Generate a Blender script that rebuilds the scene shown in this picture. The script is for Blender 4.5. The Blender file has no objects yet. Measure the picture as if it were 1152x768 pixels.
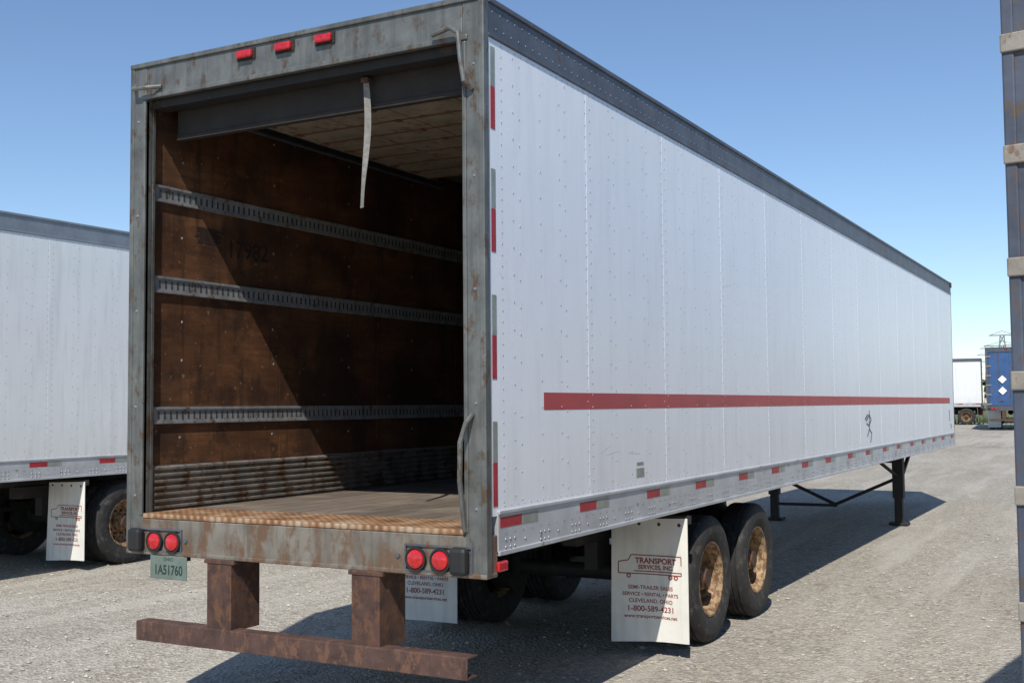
import bpy, math, random
from mathutils import Vector, Matrix
import bmesh
random.seed(7)
sc=bpy.context.scene
sc.view_settings.view_transform='Standard'; sc.view_settings.look='None'; sc.view_settings.exposure=0
COL=bpy.context.collection

# ------------------------------------------------------------ materials
class NT:
    def __init__(s,name):
        s.m=bpy.data.materials.new(name); s.m.use_nodes=True; s.t=s.m.node_tree
        s.b=s.t.nodes['Principled BSDF']; s.co=None
    def n(s,ty,**k):
        x=s.t.nodes.new(ty)
        for a,v in k.items():
            if a in ('operation','blend_type','data_type','feature','wave_type','bands_direction','distance','noise_dimensions','interpolation_type'): setattr(x,a,v)
            else: x.inputs[a.replace('_',' ')].default_value=v
        return x
    def l(s,a,b): s.t.links.new(a,b)
    def coord(s,scale=(1,1,1)):
        if s.co is None: s.co=s.t.nodes.new('ShaderNodeTexCoord')
        mp=s.t.nodes.new('ShaderNodeMapping'); mp.inputs['Scale'].default_value=scale
        s.l(s.co.outputs['Object'],mp.inputs['Vector']); return mp.outputs[0]
    def noise(s,scale,detail=4,st=(1,1,1),rough=.6):
        x=s.n('ShaderNodeTexNoise',Scale=scale,Detail=min(detail,5),Roughness=rough); s.l(s.coord(st),x.inputs['Vector']); return x.outputs['Fac']
    def ramp(s,fac,stops):
        r=s.t.nodes.new('ShaderNodeValToRGB'); e=r.color_ramp.elements
        while len(e)<len(stops): e.new(.5)
        for i,(p,c) in enumerate(stops):
            e[i].position=p; e[i].color=(c[0],c[1],c[2],1) if hasattr(c,'__len__') else (c,c,c,1)
        s.l(fac,r.inputs[0]); return r.outputs[0]
    def mix(s,fac,a,b,bt='MIX'):
        x=s.t.nodes.new('ShaderNodeMix'); x.data_type='RGBA'; x.blend_type=bt
        for sock,v in ((x.inputs[0],fac),(x.inputs[6],a),(x.inputs[7],b)):
            if hasattr(v,'links') or hasattr(v,'is_linked'): s.l(v,sock)
            elif isinstance(v,(int,float)): sock.default_value=v
            else: sock.default_value=(v[0],v[1],v[2],1)
        return x.outputs[2]
    def color(s,c):
        if isinstance(c,(tuple,list)): s.b.inputs['Base Color'].default_value=(c[0],c[1],c[2],1)
        else: s.l(c,s.b.inputs['Base Color'])
    def bump(s,h,strength=.3,dist=.01):
        x=s.n('ShaderNodeBump',Strength=strength,Distance=dist); s.l(h,x.inputs['Height']); s.l(x.outputs[0],s.b.inputs['Normal'])
    def rm(s,r,m=0.): 
        if isinstance(r,(int,float)): s.b.inputs['Roughness'].default_value=r
        else: s.l(r,s.b.inputs['Roughness'])
        s.b.inputs['Metallic'].default_value=m

def simple(name,c,r=.6,m=0,var=.25,scale=6,rust=0,rustc=(.16,.065,.025),bump=.15,streak=0):
    t=NT(name); f=t.noise(scale,6); g=t.noise(scale*9,3)
    lo=tuple(x*(1-var) for x in c); hi=tuple(min(1,x*(1+var)) for x in c)
    col=t.ramp(f,[(.3,lo),(.7,hi)])
    if streak: col=t.mix(t.ramp(t.noise(9,5,(2,2,.15)),[(.48,0),(.7,streak)]),col,tuple(x*.45 for x in c))
    if rust>0:
        rf=t.noise(scale*1.7,8,(1.3,1,.7),.7)
        msk=t.ramp(rf,[(.62-rust*.3,0),(.68-rust*.2,1)])
        col=t.mix(msk,col,rustc)
    t.color(col); t.rm(r,m)
    if bump: t.bump(g,bump,.004)
    return t.m

def m_white(name,c,dirt=.18,shift=0):
    t=NT(name)
    sep=t.t.nodes.new('ShaderNodeSeparateXYZ'); t.l(t.coord(),sep.inputs[0])
    d=t.n('ShaderNodeMath',operation='DIVIDE'); t.l(sep.outputs[1],d.inputs[0]); d.inputs[1].default_value=1.3
    fl=t.n('ShaderNodeMath',operation='FLOOR'); t.l(d.outputs[0],fl.inputs[0])
    wn=t.t.nodes.new('ShaderNodeTexWhiteNoise'); wn.noise_dimensions='1D'; t.l(fl.outputs[0],wn.inputs['W'])
    base=t.ramp(wn.outputs['Value'],[(0,tuple(x*.955 for x in c)),(1,c)])
    st=t.noise(3.0,6,(1,4,.35),.65)
    base=t.mix(t.ramp(st,[(.5,0),(.78,dirt)]),base,(.48,.48,.47))
    sp=t.noise(14,8,(1,1,1),.75)
    base=t.mix(t.ramp(sp,[(.66,0),(.72,.45)]),base,(.36,.34,.31))
    mr=t.n('ShaderNodeMapRange'); t.l(sep.outputs[2],mr.inputs[0]); mr.inputs[1].default_value=1.3; mr.inputs[2].default_value=1.9; mr.inputs[3].default_value=.4; mr.inputs[4].default_value=0
    g2=t.n('ShaderNodeMath',operation='MULTIPLY'); t.l(mr.outputs[0],g2.inputs[0]); t.l(st,g2.inputs[1])
    base=t.mix(g2.outputs[0],base,(.42,.40,.37))
    t.color(base); t.rm(.34,0)
    w=t.noise(1.3,2,(1,1.3,.6)); t.bump(w,.45,.022)
    return t.m

WHITE=m_white('white_paint',(.87,.89,.93),.22)
WHITE2=m_white('white_paint_old',(.78,.80,.80),.4)
STEEL=simple('galvanised_steel',(.145,.15,.142),.45,.35,.35,5,.28,(.105,.068,.045),streak=.6)
STEELD=simple('dark_steel_rail',(.12,.13,.155),.5,.4,.25,4,.05)
SILL=simple('sill_steel',(.205,.185,.155),.55,.25,.35,3,.5,(.15,.09,.055),streak=.7)
RAIL=simple('bottom_rail_aluminium',(.50,.51,.53),.45,.3,.15,4,.05,(.27,.24,.21))
RAILG=simple('top_rail_grey',(.24,.27,.30),.5,.3,.15,4,.05,(.25,.22,.19))
RUST=simple('rusty_steel',(.070,.036,.028),.8,.1,.4,9,.45,(.12,.058,.032),.5)
RUSTL=simple('rusty_bar',(.078,.042,.034),.75,.1,.4,9,.35,(.14,.072,.045),.6)
BLACK=simple('black_underframe',(.022,.021,.02),.7,.1,.3,5,.12,(.06,.035,.02))
RUBBER=simple('tyre_rubber',(.026,.025,.025),.85,0,.3,10,.25,(.07,.064,.055),.3)
RUBB=simple('black_rubber',(.015,.015,.016),.55,0,.2,8)
RIMM=simple('rusty_rim',(.36,.25,.14),.7,.1,.35,12,.6,(.14,.07,.033),.3)
HOLE=simple('dark_hole',(.01,.01,.01),.9,0,.1,5)
SLOT=simple('etrack_slot',(.05,.05,.05),.8,0,.1,5)
RED=simple('red_tape',(.36,.022,.028),.5,0,.2,12,bump=.05)
REDS=simple('red_stripe',(.43,.05,.05),.45,0,.14,3,bump=.03)
TAPEW=simple('silver_tape',(.27,.29,.255),.4,.1,.2,12,bump=.05)
PLAC=simple('white_placard',(.8,.8,.8),.5,0,.05,5,bump=0)
BOLT=simple('bolt_heads',(.24,.25,.27),.45,.5,.2,20,bump=0)
SCR=simple('scratch_grey',(.50,.51,.53),.6,0,.2,20,bump=0)
RIV=simple('rivet_heads',(.44,.46,.50),.4,.2,.1,20,bump=0)
BLUE=simple('blue_paint',(.03,.085,.22),.45,0,.2,2,.1)
GREYP=simple('grey_weathered_paint',(.065,.078,.11),.6,.1,.3,6,.3,(.10,.07,.05))
TRACK=simple('etrack_galvanised',(.34,.35,.36),.45,.4,.25,10,.2,(.18,.12,.08))
STRAPM=simple('webbing_strap',(.20,.19,.175),.9,0,.25,30)
FLAPM=simple('white_flap',(.80,.78,.73),.6,0,.08,5,0,(.48,.43,.36),.05,streak=.25)
INK=simple('red_ink',(.30,.06,.05),.7,0,.1,20,bump=0)
INKK=simple('black_ink',(.02,.02,.02),.7,0,.1,20,bump=0)
INKB=simple('faded_stencil_ink',(.030,.016,.011),.7,0,.5,14,bump=0)
PLATE=simple('green_plate',(.14,.18,.155),.5,.1,.15,10,bump=0)
PLATEI=simple('plate_ink',(.02,.04,.035),.5,0,.1,10,bump=0)
HINGE=simple('pale_hinge',(.26,.235,.20),.6,.2,.3,12,.2,(.18,.11,.07))
def lens():
    t=NT('red_lens'); t.color(t.ramp(t.noise(40,2),[(.3,(.36,.007,.011)),(.7,(.58,.018,.022))])); t.rm(.18); t.b.inputs['Coat Weight'].default_value=.6
    return t.m
LENS=lens()
def wood():
    t=NT('plywood_wall')
    a=t.noise(2.2,6,(1,.6,1.2),.65); b=t.noise(14,6,(1,.25,2.0),.7); c=t.noise(1.1,3); c2=t.noise(3.5,7,(1,1,.8),.7)
    col=t.ramp(a,[(.25,(.045,.018,.009)),(.5,(.120,.050,.022)),(.75,(.24,.11,.048))])
    col=t.mix(t.ramp(b,[(.43,0),(.68,.65)]),col,(.05,.022,.012))
    col=t.mix(t.ramp(c,[(.47,0),(.62,.8)]),col,(.028,.015,.010))
    col=t.mix(t.ramp(c2,[(.52,0),(.62,.7)]),col,(.032,.016,.009))
    drip=t.noise(7,5,(1,2.2,.22)); col=t.mix(t.ramp(drip,[(.55,0),(.66,.6)]),col,(.035,.018,.011))
    sp=t.noise(26,4); col=t.mix(t.ramp(sp,[(.65,0),(.70,.55)]),col,(.32,.22,.13))
    # interior shade painted into the wood colour, deepening toward the closed nose
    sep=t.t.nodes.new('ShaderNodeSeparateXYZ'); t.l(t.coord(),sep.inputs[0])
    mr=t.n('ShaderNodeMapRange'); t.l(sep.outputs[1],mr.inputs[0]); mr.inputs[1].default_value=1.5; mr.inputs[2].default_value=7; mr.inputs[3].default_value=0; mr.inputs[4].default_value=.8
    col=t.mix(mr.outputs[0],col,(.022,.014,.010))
    t.color(col); t.rm(.6); t.bump(b,.3,.003); return t.m
WOOD=wood()
def floorm():
    t=NT('oak_floor')
    br=t.t.nodes.new('ShaderNodeTexBrick'); br.inputs['Scale'].default_value=1; br.inputs['Brick Width'].default_value=2.4; br.inputs['Row Height'].default_value=.16
    br.inputs['Mortar Size'].default_value=.005
    mp=t.t.nodes.new('ShaderNodeMapping'); mp.inputs['Rotation'].default_value=(0,0,math.radians(90)); t.coord(); t.l(t.co.outputs['Object'],mp.inputs[0]); t.l(mp.outputs[0],br.inputs['Vector'])
    br.inputs['Color1'].default_value=(.10,.08,.062,1); br.inputs['Color2'].default_value=(.17,.14,.11,1); br.inputs['Mortar'].default_value=(.025,.018,.013,1)
    g=t.noise(6,6,(4,.5,1),.7); col=t.mix(t.ramp(g,[(.4,0),(.7,.6)]),br.outputs[0],(.08,.05,.032))
    col=t.mix(t.ramp(t.noise(2.5,6),[(.5,0),(.62,.7)]),col,(.20,.165,.13))
    t.color(col); t.rm(.85); t.bump(g,.3,.004); return t.m
FLOOR=floorm()
def diamond():
    t=NT('rusty_tread_plate')
    v=t.n('ShaderNodeTexVoronoi',Scale=26); mp=t.t.nodes.new('ShaderNodeMapping'); mp.inputs['Rotation'].default_value=(0,0,.78); t.coord(); t.l(t.co.outputs['Object'],mp.inputs[0]); t.l(mp.outputs[0],v.inputs[0]); v.inputs['Randomness'].default_value=.1
    a=t.noise(7,6); col=t.ramp(a,[(.3,(.13,.06,.03)),(.5,(.30,.155,.07)),(.68,(.42,.32,.23))])
    col=t.mix(t.ramp(v.outputs['Distance'],[(.15,.7),(.4,0)]),col,(.46,.34,.23))
    col=t.mix(t.ramp(v.outputs['Distance'],[(.45,0),(.7,.6)]),col,(.10,.05,.028))
    t.color(col); t.rm(.6,.1)
    inv=t.n('ShaderNodeMath',operation='SUBTRACT'); inv.inputs[0].default_value=1; t.l(v.outputs['Distance'],inv.inputs[1]); t.bump(inv.outputs[0],.8,.008); return t.m
DIAM=diamond()
DOORP=simple('door_panel_wood',(.33,.29,.23),.7,0,.25,5,.25,(.20,.13,.085))
CEIL=simple('ceiling_grimy',(.12,.105,.09),.8,0,.2,3)
DKB=simple('door_bottom_dark',(.028,.022,.018),.8,0,.3,6)
RUSTH=simple('rusty_hinge',(.20,.11,.065),.8,.1,.3,12)
LINER=simple('corrugated_liner',(.24,.215,.19),.45,.4,.35,5,.4,(.13,.075,.045))

def gravel():
    t=NT('gravel')
    v=t.n('ShaderNodeTexVoronoi',Scale=38); t.l(t.coord(),v.inputs['Vector'])
    v2=t.n('ShaderNodeTexVoronoi',Scale=95); t.l(t.coord(),v2.inputs['Vector'])
    sx=t.t.nodes.new('ShaderNodeSeparateXYZ'); t.l(v.outputs['Color'],sx.inputs[0])
    sy=t.t.nodes.new('ShaderNodeSeparateXYZ'); t.l(v2.outputs['Color'],sy.inputs[0])
    c1=t.ramp(sx.outputs[0],[(0,(.24,.215,.185)),(.5,(.43,.395,.335)),(.85,(.54,.50,.435)),(1,(.74,.71,.64))])
    c2=t.ramp(sy.outputs[0],[(0,(.26,.235,.20)),(.6,(.45,.415,.355)),(1,(.64,.60,.52))])
    col=t.mix(t.ramp(t.noise(3,4),[(.35,0),(.65,1)]),c1,c2)
    big=t.noise(.35,4,(1,.6,1),.6)
    col=t.mix(.85,col,t.ramp(big,[(.3,(.72,.70,.66)),(.7,(1.0,1.0,1.0))]),'MULTIPLY')
    mid=t.noise(9,4); col=t.mix(.8,col,t.ramp(mid,[(.3,(.66,.64,.61)),(.6,(1,1,1))]),'MULTIPLY')
    trk=t.noise(1.2,4,(1.2,.12,1)); col=t.mix(t.ramp(trk,[(.5,0),(.62,.45)]),col,(.50,.47,.41))
    oil=t.noise(.8,3); col=t.mix(t.ramp(oil,[(.62,0),(.72,.4)]),col,(.17,.155,.135))
    sp=t.t.nodes.new('ShaderNodeSeparateXYZ'); t.l(t.coord(),sp.inputs[0])
    mr=t.n('ShaderNodeMapRange'); t.l(sp.outputs[1],mr.inputs[0]); mr.inputs[1].default_value=74; mr.inputs[2].default_value=88
    gf=t.n('ShaderNodeMath',operation='MULTIPLY'); t.l(mr.outputs[0],gf.inputs[0]); t.l(t.ramp(t.noise(.25,3),[(.3,0.5),(.5,1)]),gf.inputs[1])
    col=t.mix(gf.outputs[0],col,t.ramp(t.noise(1.5,4),[(.3,(.06,.09,.025)),(.7,(.14,.15,.06))]))
    t.color(col); t.rm(.95)
    ad=t.n('ShaderNodeMath',operation='ADD'); t.l(v.outputs['Distance'],ad.inputs[0]); t.l(t.noise(25,4),ad.inputs[1])
    t.bump(ad.outputs[0],.8,.022); return t.m
GRAVEL=gravel()
STONE=simple('loose_stone',(.42,.39,.34),.9,0,.45,3,bump=.2)
LEAF=simple('foliage',(.05,.085,.028),.8,0,.45,.15,bump=0)
TRUNK=simple('bark',(.09,.07,.05),.9)
GREYS=simple('pylon_steel',(.25,.26,.27),.6,.4)

# ------------------------------------------------------------ mesh helpers
def empty(name,loc=(0,0,0),rz=0):
    e=bpy.data.objects.new(name,None); COL.objects.link(e); e.location=loc; e.rotation_euler=(0,0,rz); e.empty_display_size=.3; return e
class MB:
    def __init__(s): s.v=[];s.f=[]
    def box(s,x0,x1,y0,y1,z0,z1):
        b=len(s.v); s.v+=[(x0,y0,z0),(x1,y0,z0),(x1,y1,z0),(x0,y1,z0),(x0,y0,z1),(x1,y0,z1),(x1,y1,z1),(x0,y1,z1)]
        s.f+=[tuple(b+i for i in q) for q in ((0,3,2,1),(4,5,6,7),(0,1,5,4),(1,2,6,5),(2,3,7,6),(3,0,4,7))]; return s
    def beam(s,p,q,w,h=None):
        h=h or w; p=Vector(p);q=Vector(q);d=(q-p).normalized()
        up=Vector((0,0,1)) if abs(d.z)<.9 else Vector((0,1,0))
        a=d.cross(up).normalized()*w/2; c=d.cross(a).normalized()*h/2; b=len(s.v)
        for P in (p,q):
            for (i,j) in ((-1,-1),(1,-1),(1,1),(-1,1)): s.v.append(tuple(P+a*i+c*j))
        s.f+=[tuple(b+i for i in k) for k in ((0,3,2,1),(4,5,6,7),(0,1,5,4),(1,2,6,5),(2,3,7,6),(3,0,4,7))]; return s
    def lathe(s,c,axis,prof,n=40,closed=False):
        b=len(s.v); m=len(prof)
        for i in range(n):
            a=2*math.pi*i/n; ca,sa=math.cos(a),math.sin(a)
            for (t,r) in prof:
                if axis=='X': s.v.append((c[0]+t,c[1]+r*ca,c[2]+r*sa))
                elif axis=='Y': s.v.append((c[0]+r*ca,c[1]+t,c[2]+r*sa))
                else: s.v.append((c[0]+r*ca,c[1]+r*sa,c[2]+t))
        for i in range(n):
            j=(i+1)%n
            for k in range(m if closed else m-1):
                l=(k+1)%m; s.f.append((b+i*m+k,b+j*m+k,b+j*m+l,b+i*m+l))
        return s
    def cyl(s,c,axis,t0,t1,r,n=16): return s.lathe(c,axis,[(t0,0.0001),(t0,r),(t1,r),(t1,0.0001)],n)
    def tube(s,pts,r,n=8):
        for a,b in zip(pts[:-1],pts[1:]):
            p=Vector(a);q=Vector(b);d=(q-p).normalized(); up=Vector((0,0,1)) if abs(d.z)<.9 else Vector((0,1,0))
            u=d.cross(up).normalized(); w=d.cross(u).normalized(); o=len(s.v)
            for P in (p-d*r*.3,q+d*r*.3):
                for i in range(n):
                    an=2*math.pi*i/n; s.v.append(tuple(P+(u*math.cos(an)+w*math.sin(an))*r))
            for i in range(n): s.f.append((o+i,o+(i+1)%n,o+n+(i+1)%n,o+n+i))
            s.f.append(tuple(o+i for i in range(n))[::-1]); s.f.append(tuple(o+n+i for i in range(n)))
        return s
    def dome(s,c,nrm,r,h,n=6):
        b=len(s.v)
        def P(a,rr,t):
            ca,sa=math.cos(a)*rr,math.sin(a)*rr
            if nrm[0]=='x': sg=1 if nrm[1]=='+' else -1; return (c[0]+sg*t,c[1]+sg*ca,c[2]+sa)
            return (c[0]+ca,c[1]-t,c[2]+sa)
        for rr,t in ((r,0),(r*.65,h*.8)):
            for i in range(n): s.v.append(P(2*math.pi*i/n,rr,t))
        s.v.append(P(0,0,h))
        for i in range(n):
            j=(i+1)%n; s.f.append((b+i,b+j,b+n+j,b+n+i)); s.f.append((b+n+i,b+n+j,b+2*n))
        return s
    def obj(s,name,mat,parent=None,bevel=0,smooth=False):
        me=bpy.data.meshes.new(name); me.from_pydata(s.v,[],s.f); me.update()
        bm=bmesh.new(); bm.from_mesh(me); bmesh.ops.recalc_face_normals(bm,faces=bm.faces); bm.to_mesh(me); bm.free()
        o=bpy.data.objects.new(name,me); COL.objects.link(o); me.materials.append(mat)
        if parent: o.parent=parent
        if smooth:
            for p in me.polygons: p.use_smooth=True
            try: me.set_sharp_from_angle(angle=math.radians(40))
            except Exception: pass
        if bevel:
            b=o.modifiers.new('b','BEVEL'); b.width=bevel; b.segments=2; b.limit_method='ANGLE'
        return o
def text(name,s,size,loc,rot,mat,parent,align='CENTER',sx=1.0,bold=0):
    cu=bpy.data.curves.new(name,'FONT'); cu.body=s; cu.size=size; cu.align_x=align; cu.extrude=.0004; cu.offset=bold
    o=bpy.data.objects.new(name+'_c',cu); COL.objects.link(o); bpy.context.view_layer.update()
    me=bpy.data.meshes.new_from_object(o.evaluated_get(bpy.context.evaluated_depsgraph_get()))
    me.name=name; bpy.data.objects.remove(o)
    n=bpy.data.objects.new(name,me); COL.objects.link(n); me.materials.clear(); me.materials.append(mat)
    n.location=loc; n.rotation_euler=rot; n.scale=(sx,1,1); n.parent=parent; return n

X0=1.295
def wheel(par,name,s,y,rim=RIMM,n=48):
    def tyre(cx):
        w=.135; pr=[(-.10,.285),(-.125,.32),(-w-.008,.385),(-w,.44),(-.122,.475),(-.105,.492)]
        for g in (-.075,-.025,.025,.075): pr+=[(g-.008,.499),(g-.006,.486),(g+.006,.486),(g+.008,.499)]
        pr+=[(.105,.492),(.122,.475),(w,.44),(w+.004,.425),(w+.003,.418),(w+.008,.385),(w+.002,.35),(.125,.32),(.122,.312),(.10,.285)]
        return MB().lathe((cx,y,.5),'X',pr,n,True)
    tyre(s*1.115).obj(name+'_outer_tyre',RUBBER,par,smooth=True)
    tyre(s*.79).obj(name+'_inner_tyre',RUBBER,par,smooth=True)
    pr=[(s*t,r) for t,r in [(.10,.30),(.118,.297),(.118,.283),(.10,.272),(.07,.258),(-.05,.250),(-.07,.225),(-.075,.18),(-.062,.125),(-.058,.105),(-.02,.10),(.04,.092),(.07,.078),(.082,.05),(.084,.0005)]]
    m=MB().lathe((s*1.115,y,.5),'X',pr,40)
    m.lathe((s*.79,y,.5),'X',[(-.1,.29),(-.05,.25),(.05,.25),(.1,.29)],32)
    m.obj(name+'_rim',rim,par,smooth=True)
    k=MB()
    for i in range(10):
        a=2*math.pi*i/10; k.cyl((s*(1.115-.065),y+.142*math.cos(a),.5+.142*math.sin(a)),'X',0,s*.03,.015,6)
    k.cyl((s*(1.115+.05),y,.5),'X',0,s*.042,.072,20)
    k.obj(name+'_lug_nuts_and_hubcap',RUST,par)
    h=MB()
    for i in range(5):
        a=2*math.pi*(i+.5)/5; h.cyl((s*(1.115-.0725),y+.203*math.cos(a),.5+.203*math.sin(a)),'X',0,s*.003,.03,12)
    h.obj(name+'_hand_holes',HOLE,par)

def trailer(name,loc,rz=0,L=17.1,wall=WHITE,rail=RAIL,toprail=STEELD,wy=3.68,openr=False,detail=2,ztop=4.07,seam=1.3,zs=1.0,flapy=None):
    P=empty(name,loc,rz); dz=zs-1.0
    zf=1.24+dz; zr=1.105+dz; zp=1.33+dz; zt=ztop
    MB().box(X0-.09,X0-.004,.06,L,zp-.02,zt-.2).obj('side_wall_right',wall,P)
    MB().box(-X0+.004,-X0+.09,.06,L,zp-.02,zt-.2).obj('side_wall_left',wall,P)
    MB().box(-X0+.05,X0-.05,.02,L-.02,zt-.06,zt-.015).obj('roof_skin',TRACK,P)
    MB().box(-X0+.004,X0-.004,L-.06,L+.03,zr+.05,zt-.01).obj('front_wall',wall,P,.02)
    MB().box(-X0+.09,X0-.09,.12,L-.06,zf-.1,zf).obj('floor_deck',FLOOR if openr else BLACK,P)
    for s,nm in ((1,'right'),(-1,'left')):
        a,b=sorted((s*(X0-.09),s*X0))
        m=MB().box(a,b,.05,L,zt-.21,zt-.004); a2,b2=sorted((s*(X0-.03),s*(X0+.012))); m.box(a2,b2,.05,L+.03,zt-.03,zt)
        a3,b3=sorted((s*(X0-.03),s*(X0+.006))); m.box(a3,b3,.05,L,zt-.215,zt-.195)
        m.obj('top_rail_'+nm,toprail,P,.006)
        a,b=sorted((s*(X0-.075),s*(X0+.002)))
        m=MB().box(a,b,.12,L,zr,zp); a2,b2=sorted((s*(X0-.02),s*(X0+.012))); m.box(a2,b2,.12,L,zr-.004,zr+.02); m.box(a2,b2,.12,L,zp-.012,zp+.006)
        m.obj('bottom_rail_'+nm,rail,P,.003)
        m=MB(); k=1
        while k*seam<L-.3:
            a,b=sorted((s*(X0-.0055),s*(X0-.0031))); m.box(a,b,k*seam-.02,k*seam+.02,zp+.006,zt-.215); k+=1
        m.obj('panel_seams_'+nm,wall,P)
        r=MB();w=MB(); a,b=sorted((s*(X0+.002),s*(X0+.0035))); y=.14;i=0
        while y<L-.5:
            r.box(a,b,y,y+.24,zp-.085,zp-.03); w.box(a,b,y+.245,y+.43 ,zp-.085,zp-.03); y+=1.02+ (.05 if i%2 else -.04); i+=1
        r.obj('red_tape_'+nm,RED,P); w.obj('silver_tape_'+nm,TAPEW,P)
        if detail>0:
            m=MB(); nr='x+' if s>0 else 'x-'; xx=s*(X0+.0015)
            y=.2
            while y<L-.1:
                for dy in (0,.05,.10):
                    for z in (zr+.035,zr+.075,): m.dome((xx,y+dy,z),nr,.009,.006)
                m.dome((xx,y+.22,zr+.06),nr,.009,.006)
                for q in range(4): m.dome((xx,y+q*.1,zp-.115),nr,.006,.004,5)
                y+=.405
            m.obj('rail_bolts_'+nm,BOLT,P)
            m=MB(); xx=s*(X0-.0045); zz0=zp+.05; zz1=zt-.26
            k=0
            while k*seam<L-.2:
                yb=k*seam
                for dy,st in ((-.035,.075),(.035,.075),(.325,.15),(.40,.15),(.65,.15),(.90,.15),(.975,.15)):
                    z=zz0+(dy*7%.05); yy=yb+dy
                    if yy<.2 or yy>L-.1: continue
                    while z<zz1:
                        m.dome((xx,yy,z),nr,.0066,.0045,5); z+=st
                k+=1
            y=.2
            while y<L-.1:
                m.dome((xx,y,zp+.03),nr,.006,.004,5); m.dome((xx,y,zt-.235),nr,.006,.004,5); y+=.075
            z=zz0
            while z<zz1: m.dome((xx,.195,z),nr,.006,.004,5); z+=.06
            m.obj('rivets_'+nm,RIV,P)
            m=MB(); y=.1
            while y<L-.1:
                m.dome((s*X0,y,zt-.07),nr,.006,.004,5); m.dome((s*X0,y+.04,zt-.155),nr,.006,.004,5); y+=.085
            m.obj('top_rail_rivets_'+nm,BOLT,P)
            r=MB();w=MB(); a,b=sorted((s*(X0-.003),s*(X0-.0015))); 
            for zc in (3.59,2.93,2.255,1.585):
                w.box(a,b,.078,.125,zc+.01,zc+.22); r.box(a,b,.078,.125,zc-.225,zc+.005)
            r.obj('red_rear_tape_'+nm,RED,P); w.obj('silver_rear_tape_'+nm,TAPEW,P)
    m=MB(); pd=.085 if openr else .13
    for s in (1,-1):
        a,b=sorted((s*1.165,s*X0)); m.box(a,b,0,.055,zs,zt-.005); a,b=sorted((s*1.165,s*(X0-.05))); m.box(a,b,.055,pd,zs+.2,zt-.03)
        a,b=sorted((s*1.265,s*(X0+.006))); m.box(a,b,-.006,.05,zs+.004,zt-.02)
        a,b=sorted((s*1.165,s*1.19)); m.box(a,b,-.008,.03,zs+.23,zt-.24)
    m.obj('rear_corner_posts',STEEL if openr else GREYP,P,.006)
    m=MB().box(-1.165,1.165,.002,.12,zt-.225,zt-.007); m.box(-X0-.003,X0+.003,-.012,.06,zt-.028,zt+.003); m.box(-1.2,1.2,-.010,.03,zt-.235,zt-.205)
    m.obj('rear_header',STEEL if openr else GREYP,P,.006)
    MB().box(-1.164,1.164,.05,.16,zt-.285,zt-.226).obj('header_inner_channel',BLACK,P)
    m=MB().box(-X0+.002,X0-.002,.001,.119,zs,zs+.212); m.box(-X0-.004,X0+.004,-.008,.11,zs-.006,zs+.02)
    m.obj('rear_sill',SILL if openr else GREYP,P,.006)
    a=MB(); g=MB(); bx=MB(); rb=MB()
    for x in (-.34,-.045,.25):
        a.box(x-.058,x+.058,-.034,-.006,zt-.10,zt-.052); g.box(x-.07,x+.07,-.008,.001,zt-.108,zt-.042)
    a.obj('marker_lights',LENS,P,.010); g.obj('marker_light_bases',BLACK,P)
    a=MB(); g=MB()
    for x in (-1.05,-.90,.865,1.02):
        a.lathe((x,0,zs+.078),'Y',[(-.034,.0005),(-.032,.03),(-.024,.048),(-.012,.053)],24); g.lathe((x,0,zs+.078),'Y',[(-.010,.05),(-.022,.055),(-.022,.064),(-.009,.066)],24)
    for x0,x1 in ((-1.235,-.83),(.79,1.215)):
        bx.box(x0,x1,-.0095,.001,zs+.012,zs+.022); bx.box(x0,x1,-.0095,.001,zs+.146,zs+.156); bx.box(x0,x0+.01,-.0095,.001,zs+.022,zs+.146); bx.box(x1-.01,x1,-.0095,.001,zs+.022,zs+.146)
    for x in (-1.185,1.15):
        rb.box(x-.055,x+.05,-.06,-.004,zs+.01,zs+.155)
    for c in (-.8,.745): bx.cyl((c,0,zs+.09),'Y',-.008,0,.012,10)
    a.obj('tail_lamps',LENS,P,smooth=True); g.obj('tail_lamp_grommets',RUBB,P,smooth=True); bx.obj('lamp_housings',STEELD,P); rb.obj('rubber_dock_bumpers',RUBB,P,.022)
    MB().box(X0+.001,X0+.025,.09,.19,zs+.02,zs+.075).obj('side_marker_lamp',LENS,P,.01)
    m=MB()
    for x in (-.62,.44):
        m.box(x,x+.018,-.01,.24,.58,zs-.004); m.box(x+.018,x+.17,-.01,.006,.58,zs-.004); m.box(x+.17,x+.188,-.01,.24,.58,zs-.004)
        m.box(x-.02,x+.21,-.015,.26,zs-.03,zs-.0065)
    m.obj('underride_guard_legs',RUST,P,.003)
    m=MB().box(-1.18,1.19,-.03,-.018,.475,.592); m.box(-1.18,1.19,-.018,.075,.580,.592); m.box(-1.18,1.19,-.018,.075,.475,.487)
    m.obj('underride_guard_bar',RUSTL,P,.004)
    if not openr:
        m=MB().box(-1.16,-.005,.02,.06,zs+.23,zt-.24); m.box(.005,1.16,.02,.06,zs+.23,zt-.24); m.obj('rear_doors',wall,P,.006)
        m=MB()
        for x in (-.7,-.2,.2,.7): m.cyl((x,-.0,0),'Z',zs+.2,zt-.2,.016,10)
        for x in (-.7,.7): m.box(x-.03,x+.22,-.02,.0,1.45,1.48)
        m.obj('door_lock_rods',STEEL,P)
        m=MB()
        for s in (1,-1):
            for z in [zs+.3+ i*(zt-zs-.75)/5 for i in range(6)]:
                a,b=sorted((s*1.05,s*(X0+.008))); m.box(a,b,-.014,.012,z-.028,z+.028); m.cyl((s*1.18,-.018,0),'Z',z-.04,z+.04,.016,10)
        m.obj('door_hinges',HINGE,P,.004)
    for i,yy in enumerate((wy,wy+1.25)):
        for s,nm in ((1,'right'),(-1,'left')): wheel(P,'wheel_%s_%d'%(nm,i+1),s,yy)
    m=MB()
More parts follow.
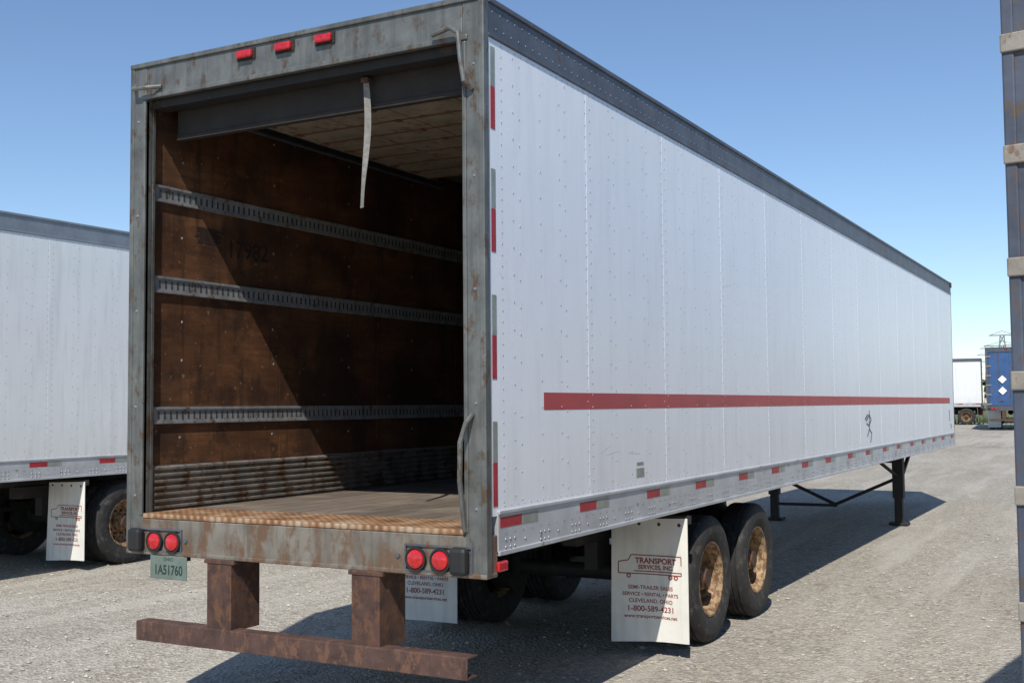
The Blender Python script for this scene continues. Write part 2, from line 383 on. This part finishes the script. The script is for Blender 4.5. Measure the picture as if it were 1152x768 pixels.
    for yy in (wy,wy+1.25):
        m.cyl((0,yy,.5),'X',-1.03,1.03,.065,16)
        for s in (1,-1):
            m.cyl((s*.62,yy,.5),'X',-.08,.08,.2,20)
            m.box(s*.52-.045,s*.52+.045,yy-.5,yy+.5,.60,.66); m.box(s*.52-.04,s*.52+.04,yy-.3,yy+.3,.66,.71)
            m.box(s*.52-.05,s*.52+.05,yy-.06,yy+.06,.44,.60)
    for s in (1,-1):
        m.box(s*.52-.06,s*.52+.06,wy-1.1,wy+2.4,.84+dz,.98+dz)
        for yy in (wy-.62,wy+.62,wy+1.87): m.box(s*.52-.055,s*.52+.055,yy-.12,yy+.12,.62,.84+dz)
    m.obj('bogie_suspension',BLACK,P,.004)
    m=MB(); y=.3
    while y<L-.3:
        m.box(-X0+.08,X0-.08,y,y+.05,zr-.0,zf-.105); y+=.405
    m.box(-.55,-.45,.13,L-1,zr-.12,zr-.002); m.box(.45,.55,.13,L-1,zr-.12,zr-.002)
    m.obj('crossmembers',BLACK,P)
    MB().cyl((-.25,wy+2.9,.86),'Y',-.4,.4,.14,20).obj('air_tank',BLACK,P,.01)
    if L>10:
        gy=13.25 if L>16 else L-2.5; m=MB()
        for s in (1,-1):
            m.box(s*.97-.08,s*.97+.08,gy-.08,gy+.08,.42,zr+.0); m.box(s*.97-.06,s*.97+.06,gy-.06,gy+.06,.05,.42); m.box(s*.97-.14,s*.97+.14,gy-.12,gy+.12,0.012,.05)
            m.beam((s*.9,gy,.70),(0,gy,.29),.035,.05); m.beam((s*.97,gy+.05,.62),(s*.97,gy+1.1,zr),.05); m.beam((s*.97,gy-.05,.75),(s*.7,gy-.7,zr),.04)
        m.beam((-.9,gy,.27),(.03,gy,.275),.03,.045); m.beam((-.9,gy,.98),(.9,gy,.98),.05)
        m.box(-.5,.5,gy+.3,gy+2.2,zr-.1,zr-.02); m.cyl((0,L-1.2,0),'Z',zr-.1,zr,.5,20)
        m.obj('landing_gear',BLACK,P,.004)
    fy=wy-.73 if flapy is None else flapy
    for s,nm in ((1,'right'),(-1,'left')):
        ctr=s*1.0
        nx,nz=8,12; m=MB(); xw=.305
        def FY(x,z): 
            j=(z-.11)/.92; return fy+(.03*math.sin(x*5+s)+.018*math.cos(x*9))*(1-j)
        for t in (0,.006):
            for j in range(nz+1):
                for i in range(nx+1):
                    x=-xw+2*xw*i/nx; z=.11+(.92)*j/nz
                    m.v.append((ctr+x,FY(x,z)+t,z+(.012*x/xw)*(1 if s>0 else 0)))
        W=nx+1
        for j in range(nz):
            for i in range(nx):
                a=j*W+i; m.f.append((a,a+1,a+W+1,a+W)); o=(nz+1)*W; m.f.append((o+a,o+a+W,o+a+W+1,o+a+1))
        for j in range(nz):
            for i in (0,nx):
                a=j*W+i; o=(nz+1)*W; m.f.append((a,a+W,o+a+W,o+a))
        for i in range(nx):
            for j in (0,nz): a=j*W+i; o=(nz+1)*W; m.f.append((a,a+1,o+a+1,o+a))
        m.obj('mud_flap_'+nm,FLAPM,P,smooth=True)
        MB().box(ctr-.32,ctr+.32,fy+.012,fy+.05,1.00,1.06+dz*.5).obj('mud_flap_bracket_'+nm,BLACK,P)
        bb=MB()
        for bxx in (-.24,-.08,.08,.24): bb.dome((ctr+bxx,fy-.001,.99),'y-',.014,.008,8)
        bb.obj('mud_flap_bolts_'+nm,RUST,P)
        if detail>0:
            R=(math.pi/2,0,0)
            def lay(o):
                sxo=o.scale.x
                for v in o.data.vertices:
                    X=o.location.x-ctr+v.co.x*sxo; Z=o.location.z+v.co.y
                    v.co.z=(-FY(X,Z)+o.location.y)+.0012+ (v.co.z)*.5
            L_=[('TRANSPORT',.058,.045,.695,.002),('SERVICES, INC.',.043,.045,.652,.0015),('SEMI-TRAILER SALES',.040,0,.50,.0008),('SERVICE • RENTAL • PARTS',.037,0,.45,.0008),('CLEVELAND, OHIO',.040,0,.40,.0008),('1-800-589-4231',.058,0,.335,.0012),('www.transportservices.net',.038,0,.285,.0008)]
            for i,(tx,sz,xo,zz,bo) in enumerate(L_):
                lay(text('flap_lettering_%d_%s'%(i,nm),tx,sz,(ctr+xo,fy,zz),R,INK,P,bold=bo))
            t=MB()
            def seg(xa,za,xb,zb,w=.010):
                N=6
                for q in range(N):
                    x1=xa+(xb-xa)*q/N;x2=xa+(xb-xa)*(q+1)/N;z1=za+(zb-za)*q/N;z2=za+(zb-za)*(q+1)/N
                    d=Vector((x2-x1,z2-z1)).normalized()*w/2; nx_,nz_=-d.y,d.x; b=len(t.v)
                    for (X,Z) in ((x1+nx_,z1+nz_),(x1-nx_,z1-nz_),(x2-nx_,z2-nz_),(x2+nx_,z2+nz_)): t.v.append((ctr+X,FY(X,Z)-.0015,Z))
                    t.f.append((b,b+1,b+2,b+3))
            for q in ((-.25,.615,.25,.615),(-.25,.615,-.25,.70),(-.25,.70,-.17,.715),(-.17,.715,-.15,.755),(-.15,.755,.25,.755),(.25,.755,.25,.69),(.25,.615,.25,.64),(-.13,.635,.25,.635)): seg(*q,w=.008)
            for wx in (-.17,.16,.205):
                for q in range(8):
                    a1=q*math.pi/4;a2=a1+math.pi/4; seg(wx+.014*math.cos(a1),.598+.014*math.sin(a1),wx+.014*math.cos(a2),.598+.014*math.sin(a2),.010)
            t.obj('flap_truck_logo_'+nm,INK,P)
    return P

# ------------------------------------------------------------ main trailer
T=trailer('semi_trailer',(0,0,0),openr=True)
m=MB(); y=.67
while y<16.6:
    k=(math.floor(y/1.3+1e-6)+1)*1.3; e=min(k-.0205,16.6); m.box(X0-.0042,X0-.0030,y,e,1.862,1.962)
    if k+.0205<16.6: m.box(X0-.0033,X0-.0020,k-.0203,k+.0203,1.862,1.962)
    y=k+.0205
m.obj('red_stripe',REDS,T)
m=MB(); x=X0-.002
def stroke(pts,w=.014):
    for a,b in zip(pts[:-1],pts[1:]): m.beam((x,a[0],a[1]),(x,b[0],b[1]),.004,w)
stroke([(9.42,1.66),(9.60,1.74),(9.72,1.67),(9.58,1.60),(9.44,1.63)]); stroke([(9.62,1.79),(9.60,1.56),(9.48,1.47)]); stroke([(9.60,1.56),(9.74,1.50),(9.66,1.39)]); stroke([(9.50,1.74),(9.36,1.68)])
m.obj('sprayed_emblem',INKK,T)
m=MB().box(X0-.004,X0-.002,2.02,2.16,1.40,1.46); m.box(X0-.004,X0-.002,2.03,2.15,1.48,1.50); m.obj('small_stickers',TAPEW,T)
m=MB().box(X0-.004,X0-.002,16.45,16.55,1.55,1.75); m.box(X0-.004,X0-.002,16.60,16.72,1.42,1.5); m.obj('front_stickers',TAPEW,T)
MB().box(X0-.02,X0+.014,16.95,17.14,3.98,4.075).obj('front_corner_cap',RUSTL,T,.01)
m=MB()
for i in range(22):
    yy=random.uniform(.4,13); zz=random.choice((random.uniform(1.4,1.8),random.uniform(2.0,3.6))); l=random.uniform(.03,.22); a=random.uniform(-.35,.35)
    if abs((yy%1.3))<.03 or (yy%1.3)+l>1.26: continue
    m.beam((X0-.0038,yy,zz),(X0-.0038,yy+l,zz+l*a),.001,.002)
m.obj('side_scratches',SCR,T)
# interior
m=MB()
y=.10
while y<16.9:
    e=min(y+1.212,16.95)
    m.box(-1.205,-1.198,y,e,1.53,3.94); m.box(1.198,1.205,y,e,1.53,3.94); y+=1.22
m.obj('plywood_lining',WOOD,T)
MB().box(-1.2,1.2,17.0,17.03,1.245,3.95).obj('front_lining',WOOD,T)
MB().box(-1.2,1.2,.2,17,3.955,3.965).obj('ceiling_sheet',CEIL,T)
tr=MB(); sl=MB()
for z in (3.265,2.68,1.845):
    tr.box(-1.197,-1.189,.10,16.9,z-.055,z+.055); tr.box(-1.189,-1.180,.10,16.9,z+.038,z+.052); tr.box(-1.189,-1.180,.10,16.9,z-.052,z-.038)
    y=.14
    while y<9: sl.box(-1.189,-1.1875,y,y+.016,z-.024,z+.024); y+=.052
tr.obj('etrack_rails',TRACK,T); sl.obj('etrack_slots',SLOT,T)
m=MB(); prof=[]; n=7
for i in range(n):
    z=1.245+i*.285/n; h=.285/n; prof+=[(-1.188,z+.004),(-1.170,z+h*.35),(-1.170,z+h*.65),(-1.188,z+h-.004)]
for s in (1,-1):
    b=len(m.v)
    for (xx,z) in prof: m.v.append((xx*s,.10,z)); m.v.append((xx*s,16.9,z))
    for i in range(len(prof)-1): m.f.append((b+2*i,b+2*i+1,b+2*i+3,b+2*i+2))
m.obj('corrugated_scuff_liner',LINER,T)
MB().box(-1.163,1.163,.0,.42,1.2135,1.243).obj('rusty_tread_plate',DIAM,T,.003)
text('wall_stencil','17982',.17,(-1.1965,.98,2.93),(math.pi/2,0,math.pi/2),INKB,T,bold=.004)
m=MB()
for q in range(9):
    zz=2.99+.012*q; m.box(-1.198,-1.1968,.46+random.uniform(0,.05),.66+random.uniform(0,.08),zz,zz+.0115)
m.obj('painted_out_patch',INKB,T)
m=MB()
for i in range(14):
    y=.35+i*.9
    for z in (1.7,2.2,2.45,3.0,3.5,3.8): m.dome((-1.198,y+random.uniform(-.01,.01),z),'x+',.010,.003,6)
m.obj('lining_screws',TRACK,T)
# roll-up door stowed overhead
m=MB(); y=.35
while y<3.0:
    for (xa,xb) in ((-1.02,-.5),(-.492,.0),(.008,.52),(.528,1.06)): m.box(xa,xb,y,y+.288,3.84,3.862)
    y+=.30
m.obj('overhead_door_panels',DOORP,T,.004)
m=MB(); y=.35
for k in range(9):
    m.box(-1.02,1.06,y+.286,y+.302,3.834,3.8395)
    for xx in (-.95,-.1,.95): m.box(xx-.02,xx+.02,y+.265,y+.323,3.829,3.8335)
    y+=.30
m.obj('overhead_door_hinges',RUSTH,T)
m=MB().box(-1.08,1.08,.185,.215,3.63,3.845); m.box(-1.08,1.08,.175,.225,3.60,3.63)
m.obj('overhead_door_bottom_section',DKB,T,.004)
m=MB()
for s in (1,-1):
    a,b=sorted((s*1.09,s*1.13)); m.box(a,b,.23,3.4,3.815,3.828); m.box(a,b,.23,3.4,3.872,3.885); a,b=sorted((s*1.125,s*1.135)); m.box(a,b,.23,3.4,3.8285,3.8715)
m.obj('overhead_door_tracks',STEELD,T)
MB().cyl((0,.28,3.90),'X',-1.1,1.1,.03,12).obj('door_counterbalance',BLACK,T)
m=MB(); N=26; pts=[]
for i in range(N+1):
    t=i/N; z=3.76-.75*t; xx=.435+.008*math.sin(t*4)+.03*t; yy=.14-.06*t+.012*math.sin(t*5); tw=.5*math.sin(t*5)
    w=.019; dx=w*math.cos(tw); dy=w*math.sin(tw); pts.append(((xx-dx,yy-dy,z),(xx+dx,yy+dy,z)))
for a,b in pts: m.v+= [a,b]
for i in range(N): m.f.append((2*i,2*i+1,2*i+3,2*i+2))
so=m.obj('pull_strap',STRAPM,T); md=so.modifiers.new('s','SOLIDIFY'); md.thickness=.003
MB().box(.41,.46,.12,.186,3.745,3.775).obj('strap_anchor',RUST,T,.004)
m=MB().tube([(1.00,-.03,3.885),(1.12,-.05,3.90),(1.175,-.06,3.86),(1.19,-.06,3.72),(1.205,-.05,3.60),(1.225,-.01,3.565)],.014)
m.tube([(1.17,-.01,1.24),(1.165,-.05,1.50),(1.175,-.06,1.70),(1.205,-.05,1.80),(1.215,-.005,1.84)],.014)
m.tube([(-1.25,-.01,3.93),(-1.23,-.05,3.90),(-1.12,-.05,3.895),(-1.03,-.01,3.90)],.013)
m.obj('hinge_guard_rods',STEEL,T,smooth=True)
m=MB()
for s in (1,-1):
    for z in (1.35,1.9,2.5,3.1,3.7): m.dome((s*1.235,-.0,z),'y-',.010,.005,8)
m.obj('post_bolts',BOLT,T)
m=MB().box(-1.075,-.775,-.02,-.014,.855,.995); m.obj('licence_plate',PLATE,T,.002)
m=MB().box(-1.06,-1.03,-.013,.03,.97,.992); m.box(-.82,-.79,-.013,.03,.97,.992); m.obj('plate_bracket',BLACK,T)
text('plate_number','1A51760',.08,(-.925,-.0206,.885),(math.pi/2,0,0),PLATEI,T,sx=.8,bold=.002)
text('plate_state','OHIO',.03,(-.925,-.0206,.965),(math.pi/2,0,0),PLATEI,T)

# ------------------------------------------------------------ other trailers
def gh(x,y):
    t=min(1,max(0,(y-22)/34)); return .48*t*t*(3-2*t)
trailer('semi_trailer',(-7.9,1.3,0),wall=WHITE2,detail=1,seam=1.22,toprail=RAILG)
trailer('semi_trailer',(-12.2,2.3,0),wall=WHITE2,detail=0,toprail=RAILG)
trailer('semi_trailer',(-4.15-.14,70.1+1.29,.48),rz=math.radians(96),L=15,wall=WHITE2,detail=0,wy=.95,flapy=.3)
B=trailer('semi_trailer',(-2.3+1.29,55.1+.11,.46),rz=math.radians(5),L=12,wall=BLUE,detail=0)
m=MB()
def diam(cx_,cz,r,y):
    b=len(m.v); m.v.extend([(cx_-r,y,cz),(cx_,y,cz-r),(cx_+r,y,cz),(cx_,y,cz+r)]); m.f.append((b,b+1,b+2,b+3))
diam(-.55,1.95,.2,-.03); diam(-.55,2.5,.2,-.03); m.obj('hazard_placards',PLAC,B)
trailer('semi_trailer',(3.955+X0*math.cos(-.14),-1.5+X0*math.sin(-.14),0),rz=-.14,L=8,wall=BLUE,rail=GREYP,detail=0,ztop=3.4,zs=.98)

# ------------------------------------------------------------ ground, stones
m=MB()
xs=[-900,-400,-200,-120,-80,-50,-30,-20,-14,-10,-6,-3,0,3,6,10,16,30,60,120,300,900]
ys=[-300,-80,-30,-10,0,5,10,15,20]+[22+i*3.4 for i in range(11)]+[64,75,90,120,180,300,600,1500]
for yv in ys:
    for xv in xs: m.v.append((xv,yv,gh(xv,yv)))
W=len(xs)
for j in range(len(ys)-1):
    for i in range(W-1): a=j*W+i; m.f.append((a,a+1,a+W+1,a+W))
m.obj('ground',GRAVEL,smooth=True)
m=MB(); octs=[(1,0,0),(-1,0,0),(0,1,0),(0,-1,0),(0,0,1),(0,0,-1)]; of=[(0,2,4),(2,1,4),(1,3,4),(3,0,4),(2,0,5),(1,2,5),(3,1,5),(0,3,5)]
for i in range(14000):
    yy=-1+ (random.random()**1.4)*24; xx=random.uniform(-11,7+yy*.1); s=random.choice((.006,.007,.008,.010,.012,.014,.02))*random.uniform(.7,1.25)
    b=len(m.v); an=random.random()*6
    for (x,y,z) in octs:
        x*=random.uniform(.8,1.3);y*=random.uniform(.6,1.1)
        m.v.append((xx+s*(x*math.cos(an)-y*math.sin(an)),yy+s*(x*math.sin(an)+y*math.cos(an)),s*.3+s*z*.6))
    m.f+=[tuple(b+k for k in f) for f in of]
m.obj('gravel_stones',STONE)

m=MB(); tk=MB()
for i in range(260):
    an=math.radians(random.uniform(-75,50)); D=random.uniform(185,240); x=math.sin(an)*D; y=math.cos(an)*D
    H=random.uniform(6.0,9.0); r=H*.42
    tk.lathe((x,y,0),'Z',[(0,.3),(H*.6,.12)],6)
    for k in range(150):
        u=random.random();th=random.random()*6.283;ph=math.acos(random.uniform(-1,1)); rad=r*(.3+.7*u)*(1+.2*math.sin(3*th+i))
        c=Vector((x+rad*math.sin(ph)*math.cos(th),y+rad*math.sin(ph)*math.sin(th),H*.55+rad*math.cos(ph)*1.0)); s=random.uniform(.35,.8)
        a=Vector((random.uniform(-1,1),random.uniform(-1,1),random.uniform(-1,1))).normalized(); b2=a.orthogonal().normalized(); c2=a.cross(b2); b=len(m.v)
        m.v+=[tuple(c+b2*s),tuple(c+c2*s),tuple(c-b2*s*.8),tuple(c-c2*s*.9)]; m.f.append((b,b+1,b+2,b+3))
D=empty('distant_trees'); m.obj('foliage',LEAF,D); tk.obj('trunks',TRUNK,D)
m=MB()
for i in range(5000):
    x=random.uniform(-30,25); y=random.gauss(78,3.5); h=random.uniform(.15,.7)*random.random()**.5; a=random.random()*6.28; w=.05; z0=gh(x,y); b=len(m.v)
    m.v+=[(x-w*math.cos(a),y-w*math.sin(a),z0),(x+w*math.cos(a),y+w*math.sin(a),z0),(x+random.uniform(-.1,.1),y,z0+h)]; m.f.append((b,b+1,b+2))
m.obj('weeds',LEAF)
def twr(u,Dp,H):
    lat=(u-576)/1287*Dp; x=4.275-.48*Dp+.877*lat; y=-5.15+.877*Dp+.48*lat
    e=empty('transmission_tower',(x,y,0)); m=MB(); w=2.4
    for sx in (-1,1):
        for sy in (-1,1): m.beam((sx*w,sy*w,0),(sx*.5,sy*.5,H),.22)
    for i in range(8):
        z0=H*i/8;z1=H*(i+1)/8;a=w-(w-.5)*i/8;b=w-(w-.5)*(i+1)/8
        for s in (-1,1): m.beam((-a,s*a,z0),(b,s*b,z1),.14); m.beam((a,s*a,z0),(-b,s*b,z1),.14); m.beam((s*a,-a,z0),(s*b,b,z1),.14)
    for z,l in ((H,3.5),(H-3,5),(H-6,4)): m.beam((-l,0,z),(l,0,z),.3); m.beam((-l,0,z),(0,0,z+1.2),.15); m.beam((l,0,z),(0,0,z+1.2),.15)
    m.obj('lattice',GREYS,e)
twr(1128,330,21); twr(1112,520,26)

# ------------------------------------------------------------ light
sd=Vector((.28,-.80,1)).normalized()
el=math.asin(sd.z); rot=math.atan2(sd.x,sd.y)
w=bpy.data.worlds.new('World'); sc.world=w; w.use_nodes=True; nt=w.node_tree
sk=nt.nodes.new('ShaderNodeTexSky'); sk.sky_type='NISHITA'; sk.sun_disc=False; sk.sun_elevation=el; sk.sun_rotation=rot; sk.altitude=600; sk.air_density=1.0; sk.dust_density=.05; sk.ozone_density=4.0
bg=nt.nodes['Background']; bg.inputs['Strength'].default_value=.138; nt.links.new(sk.outputs[0],bg.inputs[0])
su=bpy.data.lights.new('sun','SUN'); su.energy=5.0; su.angle=math.radians(.5); su.color=(1,.95,.86)
so=bpy.data.objects.new('sun',su); COL.objects.link(so); so.rotation_euler=sd.to_track_quat('Z','Y').to_euler()
# ------------------------------------------------------------ camera
cx,cy,cz,yaw,pit,rol,f=4.2753,-5.1521,1.8879,.5010,.0560,-.0085,1286.6762
F=Vector((-math.sin(yaw)*math.cos(pit),math.cos(yaw)*math.cos(pit),math.sin(pit))); Rv=Vector((math.cos(yaw),math.sin(yaw),0)); Uv=Rv.cross(F)
R2=Rv*math.cos(rol)+Uv*math.sin(rol); U2=-Rv*math.sin(rol)+Uv*math.cos(rol)
cam=bpy.data.cameras.new('camera'); co=bpy.data.objects.new('camera',cam); COL.objects.link(co)
M=Matrix(((R2.x,U2.x,-F.x,cx),(R2.y,U2.y,-F.y,cy),(R2.z,U2.z,-F.z,cz),(0,0,0,1))); co.matrix_world=M
cam.sensor_width=36; cam.lens=f/1152*36; cam.clip_end=4000; cam.clip_start=.05
sc.camera=co
